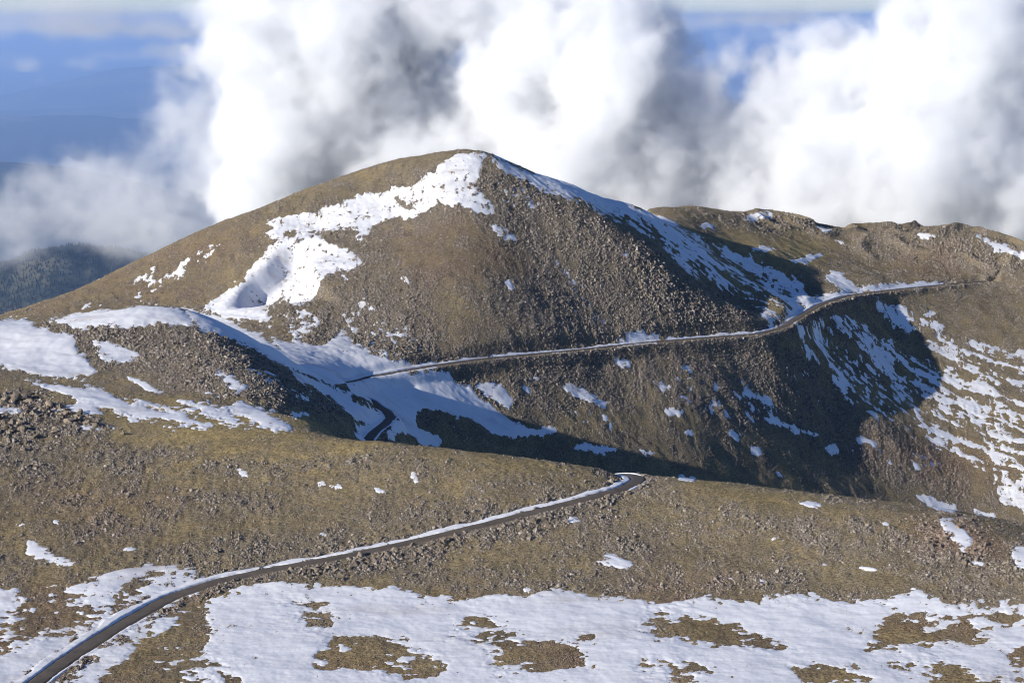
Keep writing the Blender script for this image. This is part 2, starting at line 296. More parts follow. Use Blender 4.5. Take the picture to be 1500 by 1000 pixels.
RK = np.full((PH, PW), .5, np.float32)          # how stony
def rock(v, *polys):
    for p in polys: fill(RK, p, v)
rock(.5, [(0, 640), (560, 645), (900, 690), (1420, 760), (1500, 800), (1500, 1000), (0, 1000)])
rock(.12, [(0, 880), (330, 870), (1500, 890), (1500, 1000), (0, 1000)])
rock(.1, [(150, 632), (560, 645), (900, 690), (860, 700), (560, 668), (200, 660)], [(990, 700), (1200, 733), (1330, 750), (1300, 765), (1150, 748), (990, 720)])
rock(.85, [(370, 832), (500, 812), (700, 768), (900, 712), (945, 705), (900, 745), (700, 810), (520, 848), (400, 846)], [(420, 822), (560, 795), (640, 775), (640, 768), (560, 780), (440, 806)])
rock(.75, [(850, 760), (900, 740), (960, 800), (950, 850), (880, 840)], [(1120, 760), (1400, 765), (1500, 800), (1500, 880), (1380, 860), (1250, 830)], [(0, 600), (100, 605), (160, 640), (60, 700), (0, 690)], [(100, 665), (300, 650), (330, 680), (200, 700)])
rock(.2, [(0, 555), (60, 570), (430, 600), (540, 640), (420, 640), (150, 632), (0, 570)])
rock(1, [(50, 470), (150, 470), (280, 475), (350, 500), (520, 610), (440, 605), (280, 570), (150, 540), (110, 510)], [(0, 570), (60, 580), (160, 612), (100, 632), (0, 640)])
rock(.55, [(0, 468), (160, 405), (300, 335), (500, 262), (690, 222), (620, 270), (400, 330), (320, 440), (60, 470)])
rock(.85, [(390, 340), (700, 230), (760, 260), (950, 360), (1060, 480), (700, 526), (560, 540), (430, 500), (400, 450)])
rock(.5, [(560, 350), (700, 330), (780, 380), (740, 430), (600, 400)], [(620, 430), (720, 440), (760, 510), (660, 510)])
rock(1, [(500, 400), (600, 460), (640, 520), (560, 510), (480, 460)], [(740, 420), (900, 430), (960, 490), (800, 500)], [(940, 350), (1010, 420), (1060, 480), (960, 470), (900, 400)], [(700, 235), (740, 250), (900, 330), (860, 360), (740, 320)])
rock(.8, [(560, 560), (1140, 490), (1280, 600), (1420, 700), (1420, 750), (1000, 600), (700, 600)])
rock(.4, [(760, 640), (1000, 610), (1150, 640), (1400, 740), (1200, 730), (900, 690)], [(1050, 640), (1200, 690), (1120, 710), (1000, 680)])
rock(.3, FLANK); rock(.35, LOWER)
rock(.9, [(1010, 405), (1050, 420), (1110, 450), (1120, 484), (1045, 482)])
rock(.15, [(940, 303), (1060, 340), (1150, 335), (1230, 360), (1200, 400), (1100, 375), (1020, 340)])
rock(.8, [(1050, 310), (1110, 306), (1190, 325), (1215, 345), (1120, 340)], [(1240, 340), (1400, 330), (1500, 370), (1500, 420), (1400, 400), (1260, 370)])
rock(.5, [(1230, 380), (1400, 400), (1500, 430), (1500, 520), (1340, 460)])
RKb = blur(RK, 9)
SZ = np.ones((PH, PW), np.float32)             # where the blocks are larger
for v, p in ((1.9, [(0, 572), (60, 582), (162, 606), (160, 632), (90, 640), (0, 650)]), (1.35, [(50, 468), (150, 470), (280, 472), (350, 500), (520, 610), (440, 605), (280, 570), (150, 540), (110, 510)]), (1.5, [(480, 800), (640, 772), (860, 728), (945, 705), (900, 745), (700, 805), (500, 848), (400, 850)]),
             (1.35, [(1300, 755), (1500, 790), (1500, 860), (1330, 830)]), (1.5, [(940, 350), (985, 385), (1060, 480), (985, 470), (920, 400)]), (1.7, [(1060, 308), (1180, 318), (1215, 340), (1120, 338)]), (1.5, [(1300, 330), (1440, 335), (1500, 370), (1490, 400), (1380, 372)]), (1.3, [(380, 440), (520, 480), (640, 520), (560, 525), (440, 500)])): fill(SZ, p, v)
SZb = blur(SZ, 6)
GR = np.full((PH, PW), .25, np.float32)         # dry golden grass
for v, p in ((.75, [(150, 628), (560, 643), (900, 690), (860, 712), (560, 690), (200, 690)]), (.85, [(990, 698), (1200, 733), (1340, 750), (1330, 772), (1150, 755), (990, 725)]), (.8, [(0, 552), (60, 570), (430, 600), (560, 645), (300, 640), (0, 575)]),
             (.9, [(940, 303), (1060, 340), (1150, 335), (1230, 360), (1200, 400), (1100, 375), (1020, 340)]), (.35, [(0, 690), (900, 720), (900, 860), (0, 860)]), (.55, [(0, 468), (80, 438), (110, 440), (60, 470)]), (.12, [(560, 540), (1060, 480), (950, 360), (700, 230), (420, 440)])): fill(GR, p, v)
GRb = blur(GR, 14)
RE = np.zeros((PH, PW), np.float32)             # reddish stone
for v, p in ((.45, [(0, 850), (330, 870), (1500, 890), (1500, 1000), (0, 1000)]), (1, [(1300, 760), (1400, 760), (1470, 790), (1480, 830), (1370, 800)]), (.5, [(560, 340), (720, 320), (780, 400), (620, 420)]), (.5, [(1300, 380), (1400, 360), (1420, 400), (1330, 410)]), (.35, [(0, 468), (300, 335), (400, 330), (300, 440)]), (.3, [(0, 700), (300, 720), (300, 800), (0, 800)]), (.5, [(930, 830), (1100, 850), (1100, 880), (930, 870)]),
             (.7, [(1220, 640), (1400, 650), (1500, 700), (1400, 720)])): fill(RE, p, v)
REb = blur(RE, 16)

# ------------------------------------------------------------------ heights
U0, V0 = proj(GX, GY, Z0)
rk = look(RKb, U0, V0)
amp = np.where(GY < 950, .55, 1.0) * sm(480, 700, GY)
Z = Z0 + 2.6 * amp * fbm(GX / 95, GY / 95, 4, 3) + 1.3 * sm(1400, 1550, GY) * np.abs(fbm(GX / 26, GY / 26, 4, 19, .6)) + .8 * amp * fbm(GX / 17, GY / 17, 3, 9)
# stony ribs and outcrops along the plateau rim and the knoll
rim = sm(dm(2560), dm(2680), GY) * sm(250, 330, GX)
Z += rim * 11 * np.maximum(0, 1 - np.abs(gnoise(GX / 60, GY / 60, 31)) * 2.2 - .35)
# wind-cut snow lips: steep on the lee side
for line, hgt, wid in (([(322, 458), (344, 437), (362, 415), (384, 397), (404, 376), (424, 362), (452, 355), (480, 357), (515, 366)], 19, 84), ([(395, 326), (430, 317), (470, 307), (505, 300), (530, 300)], 9, 36), ([(560, 300), (600, 290), (640, 268)], 2.5, 30)):
    pts = []
    for u, v in line:
        x, y = hit(u, v); pts.append((x, y, 0))
    d, _, sd, al, L = near_line(spline(pts, 2), 120)
    sd = -sd
    drop = hgt * sm(0, wid * .2, d) * (1 - sm(wid * .5, wid * 1.5, d)) * (sd > 0)
    lip = hgt * .12 * (1 - sm(0, 16, d)) * (sd <= 0)
    end = sm(0, 45, al) * (1 - sm(L - 75, L, al))
    dz = np.where(d < 1e8, (lip - drop) * end, 0)
    for ax, n in ((0, 9), (1, 9)):
        c = np.cumsum(np.concatenate([np.zeros_like(np.take(dz, [0], ax)), dz], ax), ax); m = dz.shape[ax]
        i1 = np.minimum(np.arange(m) + n // 2 + 1, m); i0 = np.maximum(np.arange(m) - n // 2, 0)
        sh_ = (-1, 1) if ax == 0 else (1, -1)
        dz = (np.take(c, i1, ax) - np.take(c, i0, ax)) / (i1 - i0).reshape(sh_)
    Z = Z + dz
x, y = hit(1096, 428)
Z = Z - 13 * np.exp(-((GX - x) ** 2 + (GY - y) ** 2) / 38.0 ** 2)
# the road bed is cut and filled into the slope
def bil(Zg, x, y):
    r = np.clip(np.interp(y, RD, np.arange(NR)), 0, NR - 1.001); c = np.clip(np.interp(x / y, RC, np.arange(NC)), 0, NC - 1.001)
    i = r.astype(int); j = c.astype(int); a = r - i; b = c - j
    return (Zg[i, j] * (1 - b) + Zg[i, j + 1] * b) * (1 - a) + (Zg[i + 1, j] * (1 - b) + Zg[i + 1, j + 1] * b) * a
rp = [at(u, v, dk(u, D)) for u, v, D in ROAD + HID + ROAD2]
rp = spline(np.array(rp), 2)
rz = rp[:, 2].copy(); rz[:250] = .5 * rz[:250] + .5 * bil(Z, rp[:250, 0], rp[:250, 1]); rp = rp[:, :2]
kk = np.hanning(43)[1:-1]; kk /= kk.sum()
rz = np.convolve(np.pad(rz, 20, mode='edge'), kk, 'valid')
RP = np.column_stack([rp, rz])
rd, rzz, rside, ral, rL = near_line(RP, 40)
HALF = 3.2
near = rd < 1e8
bed = rzz - .25
Z = np.where(near, bed + (Z - bed) * sm(HALF + .8, HALF + 11, rd), Z)
fill_ = near & (rside < 0) & (GY > 1380)
Z = np.where(fill_, np.minimum(Z, bed - .12 * np.minimum(rd - HALF, 14) + np.maximum(rd - 22, 0) * .9), Z)
fade = np.where(near, sm(HALF, HALF + 5, rd), 1)

U, V = proj(GX, GY, Z)
sc = np.sqrt(GY / 800)
rk = np.clip(look(RKb, U, V) + np.where(GY < 1000, .8, .45) * fbm(GX / 32, GY / 32, 5, 77, .6), 0, 1.1)
bank = near & (rside < 0)
rk = np.where(near, np.maximum(rk, .95 * (1 - sm(HALF + 4, HALF + 12, rd)) * (rd > HALF)), rk)
gr = np.clip(look(GRb, U, V) + 1.1 * fbm(GX / 34, GY / 34, 6, 51, .62), 0, 1)
red = np.clip(look(REb, U, V) * (.5 + .8 * fbm(GX / 50, GY / 50, 3, 61)), 0, 1)
rough = fbm(GX / (3.4 * sc), GY / (3.4 * sc), 2, 123, .5)
hum = np.abs(gnoise(GX / (5 * sc), GY / (5 * sc), 211))
tuss = fbm(GX / 3.2, GY / 3.2, 3, 151, .6) * .28 * (GY < 900) * (1 - np.clip(rk, 0, 1))
ZG = Z + fade * tuss * sm(480, 600, GY) + fade * np.where(GY < 1000, 1.0, .6) * sc * ((.12 + .55 * rk) * rough + rk * .5 * (.35 - hum))

# ------------------------------------------------------------------ snow cover: deep where it drifted, thin at the ragged edges
SC = look(SNb, U, V); st = look(STRb, U, V)
el = np.where(GY < 900, 1.5 + 1.1 * sm(760, 715, GY), 1.0)
iso = 1.7 * fbm(GX / (13 * sc * el), GY / (13 * sc), 6, 301, .68)
def streak(ax, ay, along, across, seed):
    a = (GX * ax + GY * ay); b = (-GX * ay + GY * ax)
    wb = 1.1 * fbm(GX / 45, GY / 45, 3, seed + 5)
    return 1.45 * fbm(a / along + .6 * wb, b / across + wb, 5, seed, .66)
s1 = streak(.93, -.36, 80, 13, 401)
s2 = streak(.72, -.69, 60, 5.0, 431)
stn = np.where(GY < 1450, s2, s1)
iso = .9 * iso + .6 * fbm(GX / (2.6 * sc * el), GY / (2.6 * sc), 3, 371, .6)
nz = iso * (1 - st) + (stn * .8 + .7 * iso) * st
SS = (SC - .5) + nz * (.95 * np.exp(-((SC - .5) / np.where(GY < 760, .37, .31)) ** 2) + .1)
# ploughed banks on both sides of the road
upside = near & (rside > 0); dnside = near & (rside < 0)
wv = fbm(ral / 14, ral * 0 + .5, 3, 611)
wid = (HALF + 3.9 + 2.3 * wv + 1.2 * sm(dm(2050), dm(2200), GY) * 2)
rdn = rd + .9 * fbm(ral / 7, ral * 0 + 1.5, 3, 641)
bandU = sm(HALF - .3, HALF + 1.0, rdn) * (1 - sm(wid - 1, wid + 1, rd))
keepU = np.clip(.75 + .9 * fbm(ral / 60, ral * 0 + 3.5, 2, 617), 0, 1) * (1 - sm(dm(2490), dm(2560), GY))
bandD = sm(HALF - .2, HALF + .5, rdn) * (1 - sm(HALF + .8, HALF + 2.6, rd))
keepD = np.clip(fbm(ral / 45, ral * 0 + 9.5, 3, 619) * 1.5 + .1 + .9 * sm(815, 830, GY) * (1 - sm(900, 960, GY)) + .5 * sm(1000, 1150, GY) * (1 - sm(dm(1650), dm(1750), GY)), 0, 1) * (1 - sm(dm(1900), dm(2000), GY))
berm = np.where(upside, bandU * keepU, 0) + np.where(dnside, bandD * keepD * .8, 0)
SS = np.where(near, np.maximum(SS * sm(HALF - .3, HALF + .9, rd) - .6 * (1 - sm(HALF - .3, HALF + .6, rd)), berm * 1.1 - .55), SS)
depth = np.where(SS > 0, np.clip(SS, 0, .6) * .75, np.clip(SS, -.6, 0) * 3.0) * np.sqrt(sc)
smooth = Z + .12 * fbm(GX / 22, GY / 9, 3, 707) * sc + np.where(near, berm * (.4 + .3 * wv), 0)
ZS = smooth + depth - .02
covered = np.clip((ZS - ZG) / .5 + .2, 0, 1)

# ------------------------------------------------------------------ building helpers
def tag(o, label=None, cat=None, group=None, kind=None):
    for k, v in (('label', label), ('category', cat), ('group', group), ('kind', kind)):
        if v: o[k] = v
    return o

def mesh_np(name, co, quads, mat, attrs=None, smooth=True, ngon=4):
    me = bpy.data.meshes.new(name)
    nv, nf = len(co), len(quads)
    me.vertices.add(nv); me.vertices.foreach_set('co', np.ascontiguousarray(co, np.float32).ravel())
    me.loops.add(nf * ngon); me.loops.foreach_set('vertex_index', np.ascontiguousarray(quads, np.int32).ravel())
    me.polygons.add(nf); me.polygons.foreach_set('loop_start', np.arange(0, nf * ngon, ngon, dtype=np.int32))
    me.polygons.foreach_set('use_smooth', np.full(nf, smooth, bool))
    for k, a in (attrs or {}).items():
        at_ = me.attributes.new(k, 'FLOAT', 'POINT'); at_.data.foreach_set('value', np.ascontiguousarray(a, np.float32).ravel())
    me.update(calc_edges=True)
    me.materials.append(mat)
    o = bpy.data.objects.new(name, me); C.objects.link(o)
    return o

def grid_obj(name, Zg, facemask, mat, attrs):
    idx = np.arange(NR * NC).reshape(NR, NC)
    q = np.stack([idx[:-1, :-1], idx[:-1, 1:], idx[1:, 1:], idx[1:, :-1]], -1)[facemask]
    used = np.zeros(NR * NC, bool); used[q.ravel()] = True
    new = np.cumsum(used) - 1
    co = np.stack([GX, GY, Zg], -1).reshape(-1, 3)[used]
    return mesh_np(name, co, new[q], mat, {k: a.ravel()[used] for k, a in attrs.items()})

class NT:
    def __init__(s, name):
        s.m = bpy.data.materials.new(name); s.m.use_nodes = True; s.t = s.m.node_tree; s.t.nodes.clear()
        s.out = s.t.nodes.new('ShaderNodeOutputMaterial')
    def n(s, typ, ins=None, **kw):
        x = s.t.nodes.new(typ)
        for k, v in kw.items(): setattr(x, k, v)
        for k, v in (ins or {}).items():
            if hasattr(v, 'is_output'): s.t.links.new(v, x.inputs[k])
            else: x.inputs[k].default_value = v
        return x
    def attr(s, name): return s.n('ShaderNodeAttribute', attribute_name=name).outputs['Fac']
    def pos(s): return s.n('ShaderNodeNewGeometry').outputs['Position']
    def noise(s, scale, det=4, rough=.55, vec=None): return s.n('ShaderNodeTexNoise', {'Vector': vec or s.pos(), 'Scale': scale, 'Detail': det, 'Roughness': rough}).outputs[0]
    def ramp(s, fac, *stops):
        r = s.n('ShaderNodeValToRGB', {'Fac': fac}); e = r.color_ramp.elements
        while len(e) > 1: e.remove(e[0])
        e[0].position = stops[0][0]; e[0].color = (*stops[0][1], 1)
        for p, c in stops[1:]:
            k = e.new(p); k.color = (*c, 1)
        return r.outputs[0]
    def mix(s, f, a, b, mode='MIX'):
        x = s.n('ShaderNodeMix', data_type='RGBA', blend_type=mode)
        for i, v in ((0, f), (6, a), (7, b)):
            if hasattr(v, 'is_output'): s.t.links.new(v, x.inputs[i])
            else: x.inputs[i].default_value = v if i == 0 else (*v, 1)
        return x.outputs[2]
    def math(s, op, a, b=0., c=0., clamp=False):
        x = s.n('ShaderNodeMath', {0: a, 1: b, 2: c}, operation=op, use_clamp=clamp); return x.outputs[0]
    def surf(s, col, rough=.9, bump=None, strength=.5, dist=.3, spec=.2):
        b = s.n('ShaderNodeBsdfPrincipled', {'Roughness': rough, 'Specular IOR Level': spec})
        if hasattr(col, 'is_output'): s.t.links.new(col, b.inputs['Base Color'])
        else: b.inputs['Base Color'].default_value = (*col, 1)
        if bump is not None:
            bp = s.n('ShaderNodeBump', {'Height': bump, 'Strength': strength, 'Distance': dist}); s.t.links.new(bp.outputs[0], b.inputs['Normal'])
        s.t.links.new(b.outputs[0], s.out.inputs['Surface']); return s.m

# ------------------------------------------------------------------ materials
def ground_mat():
    t = NT('tundra')
    soil = t.ramp(t.noise(.05, 6, .65), (.3, (.134, .109, .069)), (.5, (.203, .166, .105)), (.7, (.278, .228, .146)))
    grass = t.ramp(t.noise(.2, 5, .65), (.3, (.265, .205, .096)), (.7, (.46, .352, .16)))
    stone = t.ramp(t.noise(.45, 5, .7), (.3, (.115, .1, .087)), (.5, (.185, .165, .145)), (.72, (.26, .235, .205)))
    reds = t.ramp(t.noise(.3, 4, .6), (.3, (.15, .085, .06)), (.7, (.24, .14, .095)))
    c = t.mix(t.attr('grass'), soil, grass)
    f = t.math('MULTIPLY', t.attr('stony'), t.math('MULTIPLY_ADD', t.noise(.16, 5, .7), 2.2, -.5, True), clamp=True)
    c = t.mix(f, c, stone)
    c = t.mix(t.math('MULTIPLY', t.attr('red'), .8), c, reds)
    speck = t.ramp(t.noise(.9, 3, .7), (.36, (.4, .4, .42)), (.5, (1, 1, 1)), (.64, (1.45, 1.42, 1.36)))
    c = t.mix(.8, c, speck, 'MULTIPLY')
    return t.surf(c, .95, t.noise(.55, 5, .75), .9, 1.1, .1)
def rock_mat():
    t = NT('granite')
    c = t.ramp(t.attr('tint'), (0, (.12, .105, .095)), (.4, (.205, .184, .167)), (.8, (.27, .246, .223)), (.95, (.34, .31, .28)), (1, (.44, .4, .36)))
    c = t.mix(t.attr('earth'), c, t.ramp(t.noise(.3, 4, .6), (.3, (.18, .145, .082)), (.7, (.32, .252, .128))))
    c = t.mix(.7, c, t.ramp(t.noise(.6, 4, .7), (.3, (.7, .68, .66)), (.7, (1.25, 1.2, 1.12))), 'MULTIPLY')
    c = t.mix(t.math('MULTIPLY', t.attr('red'), .7), c, (.26, .15, .1))
    return t.surf(c, .9, t.noise(2.5, 4, .7), .6, .25, .15)
def boulder_mat():
    t = NT('boulder_granite')
    oi = t.n('ShaderNodeObjectInfo').outputs['Random']
    c = t.ramp(oi, (0, (.12, .1, .083)), (.5, (.18, .155, .128)), (1, (.28, .235, .19)))
    c = t.mix(.8, c, t.ramp(t.noise(.7, 5, .7), (.3, (.6, .58, .56)), (.7, (1.3, 1.24, 1.15))), 'MULTIPLY')
    return t.surf(c, .9, t.noise(1.6, 5, .7), .7, .4, .15)
def snow_mat():
    t = NT('old_snow')
    dirt = t.n('ShaderNodeTexNoise', {'Vector': t.n('ShaderNodeMapping', {'Vector': t.pos(), 'Scale': (.012, .035, .03), 'Rotation': (0, 0, R(-25))}).outputs[0], 'Scale': 1.0, 'Detail': 6, 'Roughness': .65}).outputs[0]
    c = t.ramp(dirt, (.3, (.56, .545, .54)), (.44, (.7, .71, .735)), (.58, (.74, .755, .785)), (.74, (.62, .605, .6)))
    wind = t.n('ShaderNodeTexNoise', {'Vector': t.n('ShaderNodeMapping', {'Vector': t.pos(), 'Scale': (.2, .5, .3), 'Rotation': (0, 0, R(35))}).outputs[0], 'Scale': 1.0, 'Detail': 6, 'Roughness': .65}).outputs[0]
    return t.surf(c, .75, wind, .28, .5, .25)
def road_mat():
    t = NT('asphalt')
    a = t.attr('across')                        # -1 .. 1
    ab = t.math('ABSOLUTE', a)
    tr = t.math('ABSOLUTE', t.math('SUBTRACT', t.math('ABSOLUTE', t.math('SUBTRACT', ab, .45)), .2))
    asphalt = t.ramp(t.noise(.25, 5, .6), (.3, (.07, .06, .051)), (.7, (.125, .105, .086)))
    dust = t.ramp(t.noise(.6, 4, .6), (.3, (.12, .096, .074)), (.7, (.18, .145, .11)))
    f = t.math('MULTIPLY', t.n('ShaderNodeMapRange', {0: tr, 1: .02, 2: .13, 3: .0, 4: 1.0}).outputs[0], t.math('MULTIPLY_ADD', t.noise(.08, 4, .6), 2.0, -.75, True))
    c = t.mix(f, asphalt, dust)
    sh = t.n('ShaderNodeMapRange', {0: t.math('ADD', ab, t.math('MULTIPLY_ADD', t.noise(.3, 3), .16, -.08)), 1: .86, 2: .97, 3: 0., 4: 1.}).outputs[0]
    c = t.mix(sh, c, (.14, .113, .088))
    return t.surf(c, .85, t.noise(3, 3), .3, .05, .25)
M_ground, M_rock, M_boulder, M_snow, M_road = ground_mat(), rock_mat(), boulder_mat(), snow_mat(), road_mat()

# ------------------------------------------------------------------ the ground, in two pieces that meet in the hidden hollow
fm = np.ones((NR - 1, NC - 1), bool)
uc = (RU[:-1] + RU[1:])[None] / 2
vy = np.interp(uc, [-290, 380, 480, 520, 600, 800, 1100, 1790], [1290, 1320, 1400, 1440, 1300, 1340, 1340, 1340])
nearmask = (RD[:-1, None] < vy) & fm
at_g = {'grass': gr, 'stony': np.clip(rk, 0, 1), 'red': red}
tag(grid_obj('ground', ZG, nearmask, M_ground, at_g), kind='structure')
tag(grid_obj('mountain', ZG, fm & ~nearmask, M_ground, at_g), kind='structure')
lift = ZS - ZG
mx = np.maximum(np.maximum(lift[:-1, :-1], lift[1:, :-1]), np.maximum(lift[:-1, 1:], lift[1:, 1:]))
tag(grid_obj('snow', ZS, mx > -.05, M_snow, {}), 'old wind packed snow lying in drifts and streaks on the stony slopes', 'snow', kind='stuff')

# ------------------------------------------------------------------ road
NA = 13
tg = np.gradient(RP[:, :2], axis=0); tg /= np.linalg.norm(tg, axis=1)[:, None]
nl = np.stack([-tg[:, 1], tg[:, 0]], 1)
ac = np.linspace(-1, 1, NA)
edge = .45 * fbm(np.arange(len(RP))[:, None] / 5. + 0 * ac, (ac > 0)[None] * 9.0 + .5, 3, 801) * (np.abs(ac) > .95)
rw = HALF * ac[None] + edge
rx = RP[:, 0:1] + nl[:, 0:1] * rw; ry = RP[:, 1:2] + nl[:, 1:2] * rw
rzc = RP[:, 2:3] + .12 * (1 - ac[None] ** 2) - .25 * (np.abs(ac) > .99)[None]
ii = np.arange(len(RP) * NA).reshape(-1, NA)
tag(mesh_np('road', np.stack([rx, ry, rzc + 0 * rx], -1).reshape(-1, 3), np.stack([ii[:-1, :-1], ii[:-1, 1:], ii[1:, 1:], ii[1:, :-1]], -1).reshape(-1, 4)[:, ::-1], M_road,
            {'across': np.repeat(ac[None], len(RP), 0)}), kind='structure')

# ------------------------------------------------------------------ stones
def hull(seed, sub, jag):
    r = random.Random(seed)
    import bmesh
    bm = bmesh.new(); bmesh.ops.create_icosphere(bm, subdivisions=sub, radius=1.0)
    # cut flat facets, as broken granite has
    for k in range(12 if sub > 1 else 3):
        n = mathutils.Vector((r.gauss(0, 1), r.gauss(0, 1), r.gauss(0, 1))).normalized(); d = r.uniform(.38, .8) if sub > 1 else r.uniform(.5, .85)
        for v in bm.verts:
            e = v.co.dot(n) - d
            if e > 0: v.co -= n * e
    for v in bm.verts: v.co *= 1 + r.uniform(-jag, jag)
    co = np.array([v.co[:] for v in bm.verts], np.float32); bm.verts.index_update()
    f = np.array([[v.index for v in q.verts] for q in bm.faces], np.int32)
    bm.free(); return co, f
def rotm(n):
    q = rng.normal(size=(n, 4)); q /= np.linalg.norm(q, axis=1)[:, None]
    w, x, y, z = q.T
    return np.stack([np.stack([1 - 2 * (y * y + z * z), 2 * (x * y - z * w), 2 * (x * z + y * w)], -1), np.stack([2 * (x * y + z * w), 1 - 2 * (x * x + z * z), 2 * (y * z - x * w)], -1),
                     np.stack([2 * (x * z - y * w), 2 * (y * z + x * w), 1 - 2 * (x * x + y * y)], -1)], 1)
ang = ZG / GY
vis = ang >= np.maximum.accumulate(ang, 0) - .006
wgt = (np.clip(rk, 0, 1) ** 1.6 + .015) * vis * (1 - .985 * np.clip(covered * 1.4, 0, 1)) * (U > -120) * (U < 1620) * (V < 1090) * np.where(near, rd > HALF + .6 + np.where(GY > 1000, 1.6, 0) * np.where(rside < 0, 1.0, .5), True) * (GY < dm(2850))
clump = sm(-.15, .4, fbm(GX / (9 * sc), GY / (9 * sc), 3, 909))
wgt = wgt * (.12 + .88 * clump)
rowstep = np.gradient(RD)[:, None] * GY           # ground area of a cell
# even over what is seen: weight by the apparent height of a cell
appar = np.maximum(np.gradient(V, axis=0) * -1, .05)
cum = np.cumsum((wgt * appar).ravel()); cum /= cum[-1]
NROCK = 300000
pick = np.searchsorted(cum, rng.random(NROCK))
pr, pc = np.unravel_index(np.minimum(pick, NR * NC - 1), (NR, NC))
mpx = GY[pr, pc] / F * 1500 / 1024                # metres in one output pixel
size = mpx * .42 * (1 - rng.random(NROCK)) ** (-1 / 3.0)
size = size * (.4 + .6 * look(SZb, U[pr, pc], V[pr, pc]))
size = np.minimum(size, look(SZb, U[pr, pc], V[pr, pc]) * mpx * np.where(GY[pr, pc] < 1000, .95 + 1.7 * np.clip(rk[pr, pc], 0, 1) ** 1.5, .5 + .7 * np.clip(rk[pr, pc], 0, 1) ** 1.5)) * (.8 + .4 * np.clip(rk[pr, pc], 0, 1))
px = GX[pr, pc] + (rng.random(NROCK) - .5) * GY[pr, pc] * (RC[1] - RC[0]); py = GY[pr, pc] + (rng.random(NROCK) - .5) * np.gradient(RD)[pr]
pz = bil(ZG, px, py)
order = np.argsort(-(size / mpx))
big, rest = order[:292], order[292:]
co_l, f_l, tint_l, red_l = [], [], [], []
off = 0
NV = 14
for k in range(NV):
    co, f = hull(100 + k, 1, .3)
    s = rest[k::NV]; n = len(s)
    v = co[None] * (size[s][:, None, None] * rng.uniform(.5, 1.4, (n, 1, 3)))
    v = np.einsum('nij,nvj->nvi', rotm(n), v)
    v += np.stack([px[s], py[s], pz[s] + size[s] * rng.uniform(-.15, .4, n)], -1)[:, None]
    co_l.append(v.reshape(-1, 3)); f_l.append((f[None] + (off + np.arange(n) * len(co))[:, None, None]).reshape(-1, 3)); off += n * len(co)
    tint_l.append(np.repeat(rng.random(n) ** 1.2, len(co))); red_l.append(np.repeat(red[pr[s], pc[s]], len(co)))
tag(mesh_np('rocks', np.concatenate(co_l), np.concatenate(f_l), M_rock, {'tint': np.concatenate(tint_l), 'red': np.concatenate(red_l), 'earth': 0 * np.concatenate(tint_l) + .08}, False, 3), 'loose broken granite stones strewn over the slopes', 'rocks', kind='stuff')
NG = 330000
wg = (.12 + .88 * np.clip(rk, 0, 1)) * vis * (1 - np.clip(covered * 1.6, 0, 1)) * (U > -60) * (U < 1560) * (V < 1040) * np.where(near, rd > HALF + .5, True) * (GY < dm(2850)) * appar
cum = np.cumsum(wg.ravel()); cum /= cum[-1]
gr_, gc_ = np.unravel_index(np.minimum(np.searchsorted(cum, rng.random(NG)), NR * NC - 1), (NR, NC))
gs = GY[gr_, gc_] / F * 1.465 * rng.uniform(.22, .5, NG)
gx = GX[gr_, gc_] + (rng.random(NG) - .5) * GY[gr_, gc_] * (RC[1] - RC[0]); gy = GY[gr_, gc_] + (rng.random(NG) - .5) * np.gradient(RD)[gr_]
gz = bil(ZG, gx, gy)
oc = np.array([[1, 0, 0], [-1, 0, 0], [0, 1, 0], [0, -1, 0], [0, 0, 1], [0, 0, -1]], np.float32)
of = np.array([[0, 2, 4], [2, 1, 4], [1, 3, 4], [3, 0, 4], [2, 0, 5], [1, 2, 5], [3, 1, 5], [0, 3, 5]])
gv = np.einsum('nij,nvj->nvi', rotm(NG), oc[None] * gs[:, None, None] * rng.uniform(.5, 1.3, (NG, 1, 3))) + np.stack([gx, gy, gz + gs * rng.uniform(-.2, .4, NG)], -1)[:, None]
tag(mesh_np('gravel', gv.reshape(-1, 3), (of[None] + (np.arange(NG) * 6)[:, None, None]).reshape(-1, 3), M_rock, {'tint': np.repeat(rng.random(NG) ** 1.3 * .9, 6), 'red': np.repeat(red[gr_, gc_], 6), 'earth': np.repeat(np.clip(1.15 - 1.1 * rk[gr_, gc_], 0, 1) * np.where(gy < 1000, 1, .55), 6)}, False, 3), 'fine rubble and turf clods covering the slopes', 'rubble', kind='stuff')
# the largest ones, each by itself
bm_me = []
for k in range(10):
    co, f = hull(500 + k, 3, .035)
    o = mesh_np('boulder', co, f, M_boulder, None, False, 3); bm_me.append(o.data); bpy.data.objects.remove(o)
def zone(u, v, y):
    if y < 960: 
        if v > 855: return 'brown boulder on bare ground among the patches of the snowfield', 'boulders in the snowfield'
        if u < 420: return 'weathered boulder on the grassy slope left of where the road bends', 'boulders on the grassy slope by the road bend'
        if u < 960: return 'weathered boulder beside the road climbing to the tight bend', 'boulders along the climbing road'
        return 'weathered boulder on the stony slope beyond the tight road bend', 'boulders on the slope beyond the tight bend'
    if y < 1460: return 'dark boulder in the scree of the rocky knoll below the mountain', 'boulders on the rocky knoll'
    if y > dm(2250): return 'grey boulder on the low plateau beside the mountain', 'boulders on the plateau'
    rv = np.interp(u, [500, 850, 1140], [560, 512, 485])
    if v < rv: return 'grey brown boulder on the face of the mountain above the road', 'boulders above the upper road'
    return 'grey brown boulder on the slope below the upper road', 'boulders below the upper road'
src = bpy.data.objects.new('boulder', bm_me[0])
